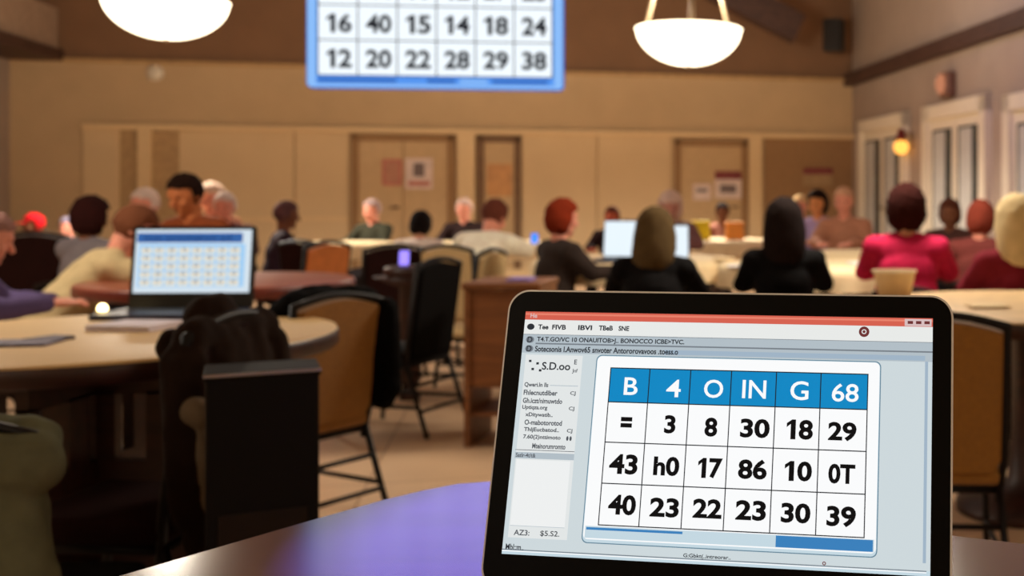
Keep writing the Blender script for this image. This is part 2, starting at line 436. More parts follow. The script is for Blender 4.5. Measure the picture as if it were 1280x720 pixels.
# violet stage spot that tints the near right wall
ld = bpy.data.lights.new('stage_violet', 'SPOT'); ld.energy = 260; ld.color = (.55, .45, 1); ld.spot_size = R(80); ld.spot_blend = 1; ld.shadow_soft_size = .2
lo = bpy.data.objects.new('stage_violet', ld); C.objects.link(lo)
p = room(1.6, 7.2, 4.3); q = room(RIGHT_U, 9.6, 2.9)
lo.location = p; lo.rotation_euler = (q-p).to_track_quat('-Z', 'Y').to_euler()
# added unseen spot, turns the hanging screen's reflection on the near table violet
ld = bpy.data.lights.new('table_violet_fill', 'SPOT'); ld.energy = 3600; ld.color = (.1, .1, 1); ld.spot_size = R(12.2); ld.spot_blend = .05; ld.shadow_soft_size = .05
lo = bpy.data.objects.new('table_violet_fill', ld); C.objects.link(lo)
p = Vector((-.1, 2.3, 3.4)); q = Vector((-.18, 1.2, .81))
lo.location = p; lo.rotation_euler = (q-p).to_track_quat('-Z', 'Y').to_euler()

# ---------------------------------------------------------------- hanging bingo screen
def hanging_screen():
    D = 7.5
    xl = at(386, D); zb = zat(110.5, D)
    W = 1.68; H = 1.32
    yaw = R(7)
    t = thing('hanging_screen', 'large blue-framed screen hanging from the ceiling showing rows of bingo numbers', 'screen', (xl, D, zb), yaw)
    # local: x right 0..W, z up
    blue = emit('screen_blue_frame', (86, 150, 240), 1.0); blue2 = emit('screen_light_blue', (140, 190, 250), 1.0)
    white = emit('tv_white', (236, 244, 250), 1.12); ink = emit('tv_ink', (22, 26, 34), 1); bar = emit('tv_bar', (52, 104, 190), 1)
    Rx = Matrix.Rotation(R(90), 4, 'X')
    bm = bmesh.new(); prism(bm, rrect(0, 0, W, H, .035), -.012, .05, M=Rx)
    link('outer_casing', bm, emit('casing_edge', (60, 110, 215), .8), t)
    bm = bmesh.new(); prism(bm, rrect(.006, .006, W-.006, H-.006, .03), .0125, .0165, M=Matrix.Rotation(R(90), 4, 'X') @ Matrix.Translation((0, 0, 0)))
    bmesh.ops.translate(bm, vec=(0, -.038, 0), verts=bm.verts)
    link('lit_frame', bm, blue2, t)
    # display
    bm = bmesh.new()
    x0, x1, y0, y1 = .075, W-.075, .085, H-.06
    quad(bm, x0-.012, y0-.055, x1+.012, y1+.012, .058, 3)
    quad(bm, x0, y0, x1, y1, .0592, 0)
    rows = [['12', '20', '22', '28', '29', '38'], ['16', '40', '15', '14', '18', '24'], ['10', '41', '16', '12', '27', '23'], ['14', '26', '33', '19', '21', '30'], ['B', 'I', 'N', 'G', 'O', '75']]
    cw = (x1-x0)/6; rh = (y1-y0)/5
    lw = .008
    for i in range(7): quad(bm, x0+cw*i-lw/2, y0, x0+cw*i+lw/2, y1, .0602, 1)
    for j in range(6): quad(bm, x0, y0+rh*j-lw/2, x1, y0+rh*j+lw/2, .0602, 1)
    for j, rr in enumerate(rows):
        for i, s in enumerate(rr):
            text(bm, s, x0+cw*(i+.53), y0+rh*(j+.48), .0606, .125, .165 if len(s) > 1 else None, bold=.035, mi=1)
    for a, c_, m_ in ((.0, .17, 2), (.17, .33, 2), (.34, .42, 3), (.46, .58, 2), (.6, .72, 4), (.74, .98, 2)):
        quad(bm, x0+a*(x1-x0), y0-.045, x0+c_*(x1-x0), y0-.02, .0602, m_)
    bmesh.ops.transform(bm, matrix=Rx, verts=bm.verts)
    link('display', bm, [white, ink, bar, blue, blue2], t)
    for x in (W*.3, W*.7):
        bm = bmesh.new(); limb(bm, (x, .03, H-.15), .02, (x, .03, ZC-zb), .02, caps=False); link('hanging_pole', bm, frame_m, t, True)
    bm = bmesh.new(); box(bm, (W/2, .06, H*.5), (W*.6, .05, H*.5), bev=.01); link('back_housing', bm, black_m, t)
hanging_screen()

# ---------------------------------------------------------------- near table and main laptop
LY, LYAW, LTILT = None, -.159, .251
SW, SH = .36, .206
sc_c = Vector((-.070, .945, CAMH-.203))
bvec = Vector((-math.sin(LYAW), math.cos(LYAW), 0)); uvec = Vector((0, 0, math.cos(LTILT)))+bvec*math.sin(LTILT)
BOT = .026
hinge = sc_c-uvec*(SH/2+BOT)
BASE_T = .016
near_z = hinge.z-BASE_T-.004
k = (CAMH-near_z)/.33
poly = [(-.95, .38), (-.591, .973), (-.492, 1.149), (-.452, 1.216), (-.425, 1.258), (-.395, 1.287), (-.358, 1.299), (-.315, 1.296), (-.26, 1.275), (.151, 1.087), (.214, 1.062), (.78, .86), (.83, .8), (.82, .72), (.62, .12), (.55, .04), (.45, .02), (-.95, .02), (-1.05, .08), (-1.06, .2)]
poly = [(x*k, y*k) for x, y in poly][::-1]
t = thing('near_table', 'glossy dark reddish table in the foreground carrying the big open laptop', 'table', (0, .6, 0))
bm = bmesh.new(); fs = prism(bm, [(x, y-.6) for x, y in poly], near_z-.035, near_z)
es = [e for e in fs[0].edges]; bmesh.ops.bevel(bm, geom=es, offset=.004, segments=2, affect='EDGES')
gt = wood('glossy_table_top', (94, 66, 66), (102, 72, 72), .15, 2, ior=1.74)
link('table_top', bm, gt, t)
bm = bmesh.new(); lathe(bm, [(0, 0), (.32, 0), (.32, .03), (.1, .06), (.06, .12), (.06, near_z-.1), (.2, near_z-.036), (0, near_z-.036)], 32, (-.1, 0, 0)); link('pedestal', bm, dkwood_m, t, True)

def main_laptop():
    t = thing('laptop', 'big open laptop in the foreground showing a blue and white bingo card', 'laptop', hinge, LYAW)
    # homography photo px -> screen metres
    src = [(658, 394), (1172, 394.5), (1158, 720), (629, 693)]; dst = [(-SW/2, SH), (SW/2, SH), (SW/2, 0), (-SW/2, 0)]
    A = []
    B = []
    for (x, y), (u, v) in zip(src, dst):
        A.append([x, y, 1, 0, 0, 0, -u*x, -u*y]); B.append(u); A.append([0, 0, 0, x, y, 1, -v*x, -v*y]); B.append(v)
    h = np.linalg.solve(np.array(A, float), np.array(B, float))
    def S(x, y):
        w = h[6]*x+h[7]*y+1
        return ((h[0]*x+h[1]*y+h[2])/w, (h[3]*x+h[4]*y+h[5])/w+BOT)
    LM = Matrix.Rotation(math.pi/2-LTILT, 4, 'X')     # local lid plane: x right, y up the lid, z toward the viewer
    lx = SW/2+.0155; top = BOT+SH+.018
    alum = mat('laptop_aluminium', (226, 224, 222), .35, .25, noise_amt=.03)
    def pl(name, bm, ms, par=None, sm=False):
        bmesh.ops.transform(bm, matrix=LM, verts=bm.verts)
        return link(name, bm, ms, par or t, sm)
    bm = bmesh.new()
    out = rrect(-lx-.0016, -.004, lx+.0016, top+.0016, .019, 10)
    prism(bm, out, -.007, .0012)
    lid = pl('lid', bm, alum)
    bm = bmesh.new(); prism(bm, rrect(-lx, -.002, lx, top, .0178, 10), .0013, .0017)
    pl('bezel', bm, mat('black_glass_bezel', (4, 4, 5), .45, noise_amt=.02, spec=.12), lid)
    # screen: one display part with sub-part panes
    z = .0019
    grey = emit('ui_grey', (205, 216, 220)); lg = emit('ui_light', (232, 234, 232)); ink = emit('ui_ink', (44, 48, 54)); mid = emit('ui_mid', (120, 128, 136))
    blue = emit('ui_header_blue', (14, 136, 196)); white = emit('ui_white', (250, 251, 252)); bg = emit('ui_bar_blue', (160, 180, 198)); red = emit('ui_red', (214, 98, 80)); line = emit('ui_line', (30, 34, 40))
    blk = emit('ui_black', (12, 12, 14)); edge = emit('ui_card_edge', (96, 130, 150)); blue2 = emit('ui_strip_blue', (58, 128, 188)); lgb = emit('ui_pale_blue', (196, 216, 226)); brown = emit('ui_maroon', (110, 50, 50)); softgrey = emit('ui_soft_grey', (178, 190, 198))
    bm = bmesh.new(); quad(bm, -SW/2, BOT, SW/2, BOT+SH, z, 0)
    disp = pl('display', bm, [grey])
    def rect(bm, x0, y0, x1, y1, dz, mi):   # by photo px, roughly axis-aligned; average the corners
        a = S(x0, y0); c = S(x1, y1)
        quad(bm, a[0], c[1], c[0], a[1], z+dz, mi)
    X0, X1 = -SW/2, SW/2
    def yy(y): return S(915, y)[1]
    # title bar
    y_t = BOT+SH
    bm = bmesh.new(); quad(bm, X0, y_t-.0072, X1, y_t, z+.0001, 0); quad(bm, X0, y_t-.0030, X1, y_t-.0014, z+.0002, 1)
    quad(bm, X1-.0235, y_t-.0068, X1-.001, y_t-.0008, z+.00025, 2)
    for i in range(3): quad(bm, X1-.021+i*.007, y_t-.005, X1-.0165+i*.007, y_t-.0025, z+.0003, 3)
    text(bm, 'He', X0+.008, y_t-.0036, z+.0003, .004, mi=2)
    pl('title_bar', bm, [red, emit('ui_red_light', (232, 130, 108)), emit('ui_pinkgrey', (216, 190, 190)), brown], disp)
    # menu bar
    bm = bmesh.new(); quad(bm, X0, y_t-.020, X1, y_t-.0073, z+.0001, 0); quad(bm, X0, y_t-.0205, X1, y_t-.020, z+.00015, 1)
    ball(bm, (X0+.006, y_t-.0135, z+.0001), (.0035, .0028, .0001), mi=2)
    for s, x in (('Tee', .013), ('FIVB', .026), ('IBVI', .050), ('TBeB', .069), ('SNE', .087)):
        text(bm, s, X0+x, y_t-.0135, z+.0003, .0044, mi=2, left=True, bold=.035, w=.0032*len(s))
    ball(bm, (S(1083, 413)[0], S(1083, 413)[1], z+.0001), (.0045, .0045, .0002), mi=3)
    text(bm, 'O', S(1083, 413)[0], S(1083, 413)[1], z+.0005, .004, mi=0)
    pl('menu_bar', bm, [lg, mid, ink, brown], disp)
    # tool bars
    bm = bmesh.new(); yb = S(700, 446)[1]
    quad(bm, X0, yb, X1, y_t-.0206, z+.0001, 0)
    quad(bm, X0+.012, yb+(y_t-.0206-yb)*.48, X1, yb+(y_t-.0206-yb)*.56, z+.0002, 1)
    quad(bm, S(830, 440)[0], yb+.001, X1-.006, yb+.005, z+.0002, 3)
    r1 = y_t-.0206-(y_t-.0206-yb)*.27; r2 = y_t-.0206-(y_t-.0206-yb)*.77
    text(bm, 'T4.T.GO/VC 10 ONAUITOB>J.. BONOCCO ICBE>TVC.', X0+.013, r1, z+.0003, .0052, mi=2, left=True, w=.134, bold=.028)
    text(bm, 'Sotecsonis I.Anwov65 snvoter Antororovavoos .toess.o', X0+.012, r2, z+.0003, .0052, mi=2, left=True, w=.130, bold=.028)
    for r_ in (r1, r2): text(bm, 'D', X0+.0065, r_, z+.0003, .005, mi=2); ball(bm, (X0+.0065, r_, z+.00005), (.0045, .0035, .0001), mi=1)
    pl('tool_bar', bm, [softgrey, mid, ink, bg], disp)
    # side panel
    bm = bmesh.new(); xr = S(722, 520)[0]; ys = S(660, 448)[1]; ybt = S(680, 675)[1]
    quad(bm, X0+.004, ybt, xr, ys, z+.0001, 0)
    t1 = S(690, 462)
    text(bm, 'S.D.oo', X0+.020, t1[1], z+.0003, .0068, mi=1, left=True, w=.026, bold=.02)
    for q in ((.0045, .004), (.0075, -.003), (.0115, .002), (.0145, -.004)): quad(bm, X0+.004+q[0]-.001, t1[1]+q[1]-.001, X0+.004+q[0]+.0014, t1[1]+q[1]+.001, z+.0003, 1)
    for q, s in ((.004, 'E'), (-.004, 'Jnf')): text(bm, s, xr-.006, t1[1]+q, z+.0003, .0042, mi=2)
    lines = [(486, 'Qweri.ln Ils', .022), (495.5, 'Fhlecnutdiber', .031), (505.5, 'Gh.iczt/nimuwtdo', .036), (514.5, 'Uptiqza.org', .023), (523.5, 'xDitywatib..', .025), (532.5, 'O-mabotorotod', .034), (542, 'ThljEucbatod..', .032), (551, '7.60(2)nttimoto', .034), (561.5, 'Mteinorumromto', .030)]
    for i, (py, s, w_) in enumerate(lines):
        yv = S(680, py)[1]
        text(bm, s, X0+(.0055 if i < 4 else .009 if i < 8 else .018), yv, z+.0003, .0045, mi=2, left=True, w=w_, bold=.03)
        if i in (1, 3, 6, 7): text(bm, 'CJ' if i != 7 else '..', xr-.006, yv, z+.0003, .004, mi=2, w=.005)
    yv = S(680, 486)[1]; quad(bm, X0+.029, yv-.0003, xr-.002, yv+.0003, z+.0003, 3)
    yv = S(680, 567)[1]; quad(bm, X0+.003, yv-.0002, xr, yv+.0003, z+.0003, 2)
    yv = S(680, 573)[1]; quad(bm, X0+.003, yv-.0030, xr, yv+.0022, z+.0002, 3); text(bm, 'Satlr-4t/t&', X0+.004, yv-.0003, z+.0004, .0035, mi=2, left=True, w=.018)
    y3 = S(680, 579)[1]; y4 = S(680, 660)[1]
    quad(bm, X0+.005, y4, xr-.003, y3, z+.0002, 4)
    quad(bm, X0+.005, y4-.0004, xr-.003, y4, z+.0003, 3)
    yv = S(690, 669)[1]
    text(bm, 'AZ3:', X0+.009, yv, z+.0003, .0046, mi=2, left=True, w=.014); text(bm, '$5.S2.', xr-.024, yv, z+.0003, .005, mi=1, left=True, w=.017, bold=.01)
    pl('side_panel', bm, [emit('ui_panel', (226, 230, 230)), ink, emit('ui_grey_ink', (84, 88, 94)), softgrey, emit('ui_panel_white', (238, 240, 240))], disp)
    # status bars
    bm = bmesh.new(); ya = S(760, 686)[1]
    quad(bm, X0, BOT, X1, ya-.005, z+.0001, 0); quad(bm, X0, ya-.0055, X1-.003, ya-.0047, z+.0003, 2)
    quad(bm, X0+.0, ya-.0066, X1-.003, ya-.0058, z+.0003, 3)
    text(bm, 'Mbl::m..', X0+.003, BOT+.006, z+.0003, .005, mi=1, left=True, w=.016)
    text(bm, 'G:Gbkt(..intreorar..', S(850, 700)[0], BOT+.006, z+.0003, .004, mi=1, left=True, w=.04)
    text(bm, 'o', S(1025, 705)[0], BOT+.0058, z+.0003, .003, mi=4)
    quad(bm, X1-.006, BOT+.01, X1-.0035, S(1160, 450)[1], z+.0002, 5)
    pl('status_bar', bm, [lgb, ink, mid, white, brown, bg], disp)
    # card
    a = S(741, 449); b2 = S(1100, 452); c2 = S(1091, 692); d2_ = S(735, 672)
    x0 = (a[0]+d2_[0])/2; x1 = (b2[0]+c2[0])/2; y1 = (a[1]+b2[1])/2; y0 = (c2[1]+d2_[1])/2
    bm = bmesh.new()
    def rr(x0, y0, x1, y1, r, dz, mi):
        f = bm.faces.new([bm.verts.new((x, y, z+dz)) for x, y in rrect(x0, y0, x1, y1, r, 5)]); f.material_index = mi
    rr(x0-.0016, y0-.0042, x1+.0016, y1+.0012, .005, .0001, 5)
    rr(x0-.0008, y0-.0034, x1+.0008, y1+.0004, .0045, .0002, 6)
    rr(x0-.0004, y0-.001, x1+.0004, y1, .004, .0003, 1)
    g = [S(762.7, 463.3), S(1085, 467.3), S(1077.7, 672.3), S(747.3, 657.3)]
    gx0 = (g[0][0]+g[3][0])/2; gx1 = (g[1][0]+g[2][0])/2; gy1 = (g[0][1]+g[1][1])/2; gy0 = (g[2][1]+g[3][1])/2
    quad(bm, x0+.001, y0+.0001, x1-.001, gy0-.0012, z+.0004, 6); quad(bm, S(965, 680)[0], y0+.0003, x1-.002, gy0-.0016, z+.00045, 4); quad(bm, x0+.002, gy0-.0042, S(850, 665)[0], gy0-.0022, z+.00045, 4)
    xs = [gx0+(gx1-gx0)*q for q in (0, .157, .319, .479, .653, .823, 1)]; ysn = [gy1+(gy0-gy1)*q for q in (0, .222, .481, .741, 1)]
    quad(bm, gx0, ysn[1], gx1, gy1, z+.0004, 0)
    lw = .0009
    for q in xs: quad(bm, q-lw/2, gy0, q+lw/2, gy1, z+.0006, 3)
    for q in ysn: quad(bm, gx0-lw/2, q-lw/2, gx1+lw/2, q+lw/2, z+.0006, 3)
    # text centres (photo px), text box w,h px
    cells = [[('B', 788, 486, 17, 22), ('4', 841, 488, 18, 22), ('O', 891, 488, 24, 23), ('IN', 942, 488, 30, 23), ('G', 999, 489, 23, 24), ('68', 1057, 491, 34, 23)],
             [('=', 782, 531, 14, 13), ('3', 836, 533, 14, 23), ('8', 887, 536, 16, 24), ('30', 942, 537, 37, 24), ('18', 998, 538, 34, 25), ('29', 1052, 540, 36, 24)],
             [('43', 778, 583, 35, 25), ('h0', 831, 585, 32, 24), ('17', 885, 587, 31, 25), ('86', 938, 588, 36, 25), ('10', 995, 590, 35, 25), ('0T', 1050, 593, 34, 25)],
             [('40', 776, 633, 34, 25), ('23', 828, 636, 36, 24), ('22', 881, 637, 36, 24), ('23', 935, 639, 38, 25), ('30', 991, 642, 37, 25), ('39', 1048, 646, 37, 26)]]
    for j, row in enumerate(cells):
        for s, px, py, w, hh in row:
            cxy = S(px, py); l = S(px-w/2, py); r_ = S(px+w/2, py); tp = S(px, py-hh/2); bt = S(px, py+hh/2)
            text(bm, s, cxy[0], cxy[1], z+.0007, abs(tp[1]-bt[1]), abs(r_[0]-l[0]), bold=.012 if j == 0 else .035, mi=1 if j == 0 else 2)
    pl('bingo_card', bm, [blue, white, blk, line, blue2, edge, lgb], disp)
    # base
    bm = bmesh.new(); prism(bm, rrect(-lx, -.262, lx, .004, .018, 8), -BASE_T, 0)
    base = link('base', bm, alum, t)
    bm = bmesh.new(); limb(bm, (-.13, .004, -.002), .006, (.13, .004, -.002), .006); link('hinge', bm, black_m, t, True)
    bm = bmesh.new(); prism(bm, rrect(-.155, -.135, .155, -.02, .004), 0, .0005); link('keyboard_well', bm, black_m, base)
    for r_ in range(5):
        y = -.03-.023*r_
        nk = 13 if r_ < 4 else 0
        for i in range(nk):
            bm = bmesh.new(); box(bm, (-.142+i*.0237, y, .0015), (.0195, .0185, .002), bev=.0006, seg=1); link('key', bm, black_m, t)
    bm = bmesh.new(); box(bm, (0, -.122, .0015), (.12, .0185, .002), bev=.0006, seg=1); link('key', bm, black_m, t)
    bm = bmesh.new(); prism(bm, rrect(-.06, -.235, .06, -.15, .006), 0, .0004); link('trackpad', bm, mat('trackpad', (180, 178, 176), .4, .5), base)
    for x in (-.15, .15):
        for y in (-.24, -.01):
            bm = bmesh.new(); lathe(bm, [(0, -.004), (.008, -.004), (.008, 0), (0, 0)], 12, (x, y, -BASE_T)); link('rubber_foot', bm, black_m, base)
main_laptop()

# ---------------------------------------------------------------- banquet chairs
def make_chair(label, fabric):
    t = thing('banquet_chair', label, 'chair', group='banquet chairs of the hall')
    bm = bmesh.new()
    # seat cushion
    box(bm, (0, .0, .43), (.42, .42, .07), bev=.03, seg=3)
    link('seat', bm, fabric, t, True)
    # backrest with crowned top, reclined
    bm = bmesh.new(); pts = []
    N = 14
    for i in range(N+1):
        x = -.19+.38*i/N; pts.append((x, .46+.035*math.cos(x/.19*math.pi/2)))
    poly = [(.165, 0), (.19, .05)]+pts[::-1]+[(-.19, .05), (-.165, 0)]
    fs = prism(bm, poly, -.02, .028)
    bmesh.ops.bevel(bm, geom=list(fs[0].edges)+list(fs[1].edges), offset=.011, segments=2, affect='EDGES')
    BM = Matrix.Translation((0, -.2, .44)) @ Matrix.Rotation(R(98), 4, 'X')
    bmesh.ops.transform(bm, matrix=BM, verts=bm.verts)
    link('backrest', bm, fabric, t)
    bm = bmesh.new()
    fr = [(-.185, -.09), (-.203, .05)]+[(p[0]*1.065, p[1]+.018) for p in pts]+[(.203, .05), (.185, -.09)]
    tube(bm, [BM @ Vector((x, y, 0)) for x, y in fr], .0135, 8); link('back_frame', bm, frame_m, t, True)
    for s in (-1, 1):
        bm = bmesh.new(); tube(bm, [(s*.19, .17, .41), (s*.2, .21, .2), (s*.205, .235, .012)], .0125); link('leg', bm, frame_m, t, True)
        bm = bmesh.new(); tube(bm, [(s*.187, -.19, .42), (s*.2, -.26, .2), (s*.205, -.33, .012)], .0125); link('leg', bm, frame_m, t, True)
    bm = bmesh.new(); tube(bm, [(-.19, .18, .39), (.19, .18, .39), (.19, -.19, .39), (-.19, -.19, .39), (-.19, .18, .39)], .012); link('seat_frame', bm, frame_m, t, True)
    for y, z in ((-.235, .28), (-.285, .15)):
        bm = bmesh.new(); tube(bm, [(-.2, y, z), (.2, y, z)], .010); link('stretcher', bm, frame_m, t, True)
    for s in (-1, 1):
        bm = bmesh.new(); tube(bm, [(s*.2, .21, .17), (s*.2, -.27, .17)], .010); link('stretcher', bm, frame_m, t, True)
    return t
chairs = {}
def chair(label, x, y, rz, fab='tan', sc=1):
    fabs = {'tan': tan_m, 'cream': cream_f, 'dark': mat('dark_upholstery', (34, 12, 9), .85, noise_amt=.15, spec=.12), 'orange': mat('orange_upholstery', (206, 118, 56), .8), 'black': mat('black_upholstery', (9, 7, 7), .85, spec=.12)}
    if fab not in chairs:
        c = make_chair(label, fabs[fab]); c.location = (x, y, 0); c.rotation_euler = (0, 0, rz); c.scale = (sc, sc, sc); chairs[fab] = c; return c
    return dup(chairs[fab], label, (x, y, 0), rz, sc)

# ---------------------------------------------------------------- tables
def round_table(name, label, x, y, r, top_m, edge_m, cloth=False, h=TABLE_H, base='pedestal'):
    t = thing(name, label, 'table', (x, y, 0), group='round tables of the hall')
    bm = bmesh.new(); lathe(bm, [(0, h), (r-.02, h), (r-.006, h-.004), (r-.004, h-.008)], 64); link('table_top', bm, top_m, t, True)
    bm = bmesh.new(); lathe(bm, [(r-.004, h-.008), (r, h-.014), (r, h-.05), (r-.01, h-.058), (0, h-.058)], 64); link('edge_band', bm, edge_m, t, True)
    if base == 'pedestal':
        bm = bmesh.new(); lathe(bm, [(0, 0), (r*.42, 0), (r*.42, .03), (r*.2, .06), (.07, .12), (.055, .3), (.055, h-.12), (.2, h-.06), (0, h-.06)], 32); link('pedestal', bm, dkwood_m, t, True)
    else:
        bm = bmesh.new(); w = .62
        # broad slatted panel base: stiles, rails and slots
        for rz in (0, 90):
            M = Matrix.Rotation(R(rz), 4, 'Z')
            vs = box(bm, (0, 0, .2), (w, .035, .4)); bmesh.ops.transform(bm, matrix=M, verts=vs)
            vs = box(bm, (0, 0, .645), (w, .035, .11)); bmesh.ops.transform(bm, matrix=M, verts=vs)
            for x_ in (-.29, -.1, .02, .2, .29):
                vs = box(bm, (x_, 0, .5), (.04 if abs(x_) > .25 else .09, .035, .2)); bmesh.ops.transform(bm, matrix=M, verts=vs)
        link('panel_base', bm, dkwood_m, t)
        bm = bmesh.new(); lathe(bm, [(0, 0), (.36, 0), (.36, .02), (.3, .035), (0, .035)], 32); link('floor_plate', bm, dkwood_m, t)
    if cloth:
        bm = bmesh.new(); seg = 96
        rings = []
        for rr, zz, wv in ((0, h+.004, 0), (r*.6, h+.004, 0), (r-.01, h+.004, 0), (r+.012, h-.006, .002), (r+.016, h-.04, .005), (r+.018, h-.08, .010), (r+.02, h-.12, .016)):
            if rr == 0: rings.append([bm.verts.new((0, 0, zz))]); continue
            rings.append([bm.verts.new(((rr+wv*math.sin(i*2*math.pi/seg*17))*math.cos(i*2*math.pi/seg), (rr+wv*math.sin(i*2*math.pi/seg*17))*math.sin(i*2*math.pi/seg), zz)) for i in range(seg)])
        for A, B in zip(rings, rings[1:]):
            for i in range(seg):
                j = (i+1) % seg
                if len(A) == 1: bm.faces.new((A[0], B[i], B[j]))
                else: bm.faces.new((A[i], B[i], B[j], A[j]))
        o = link('tablecloth', bm, cloth_m, None, True); o.location = (x, y, 0); tag(o, 'cream cloth over the '+label, 'tablecloth')
    return t
T1x, T1y = at(120, 3.24), 3.24
round_table('round_table', 'tan-topped round table with a dark panelled base at the left front', T1x, T1y, .65, tabletop_m, dkwood_m, base='panel')
round_table('round_table', 'red-edged round table behind the left laptop table', -2.77, 5.35, .6, mat('rosewood_top', (140, 72, 50), .35), redwood_m)
round_table('round_table', 'round table with two bright laptops in the middle of the hall', -1.05, 7.1, .62, tabletop_m, dkwood_m, True)
round_table('round_table', 'round table in front of the black-clad person with long dark hair', .15, 6.6, .62, tabletop_m, dkwood_m, True)
round_table('round_table', 'dark-edged round table at the right with a cream tub on it', .84, 4.15, .62, mat('pale_top', (224, 190, 140), .5), dkwood_m)
round_table('round_table', 'round table beyond the person in white sweater', -2.7, 9.5, .6, tabletop_m, dkwood_m, True)
round_table('round_table', 'round table before the person in the dark green jacket', -3.95, 9.5, .48, tabletop_m, dkwood_m, True)
round_table('round_table', 'round table behind the cluster of people on the left', -5.3, 8.2, .5, tabletop_m, dkwood_m, True)
round_table('round_table', 'far round table with yellow and orange boxes', -.75, 10.2, .5, tabletop_m, dkwood_m, True)
round_table('round_table', 'round table near the white glazed doors', .45, 7.95, .42, tabletop_m, dkwood_m, True)
round_table('round_table', 'tiny round stand carrying a glowing violet phone', -2.23, 6.4, .14, dkwood_m, dkwood_m)
# small wooden desk beside the redhead
t = thing('side_table', 'small brown wooden side table left of the red-haired person', 'table', (at(640, 5.35), 5.35, 0))
bm = bmesh.new(); box(bm, (0, 0, .745), (.36, .42, .03), bev=.006); link('table_top', bm, midwood_m, t)
for s in (-1, 1):
    bm = bmesh.new(); box(bm, (s*.16, 0, .365), (.025, .38, .73)); link('side_panel', bm, midwood_m, t)
bm = bmesh.new(); box(bm, (0, -.17, .5), (.3, .02, .45)); link('front_panel', bm, midwood_m, t)
bm = bmesh.new(); box(bm, (0, 0, .15), (.3, .34, .02)); link('shelf', bm, midwood_m, t)

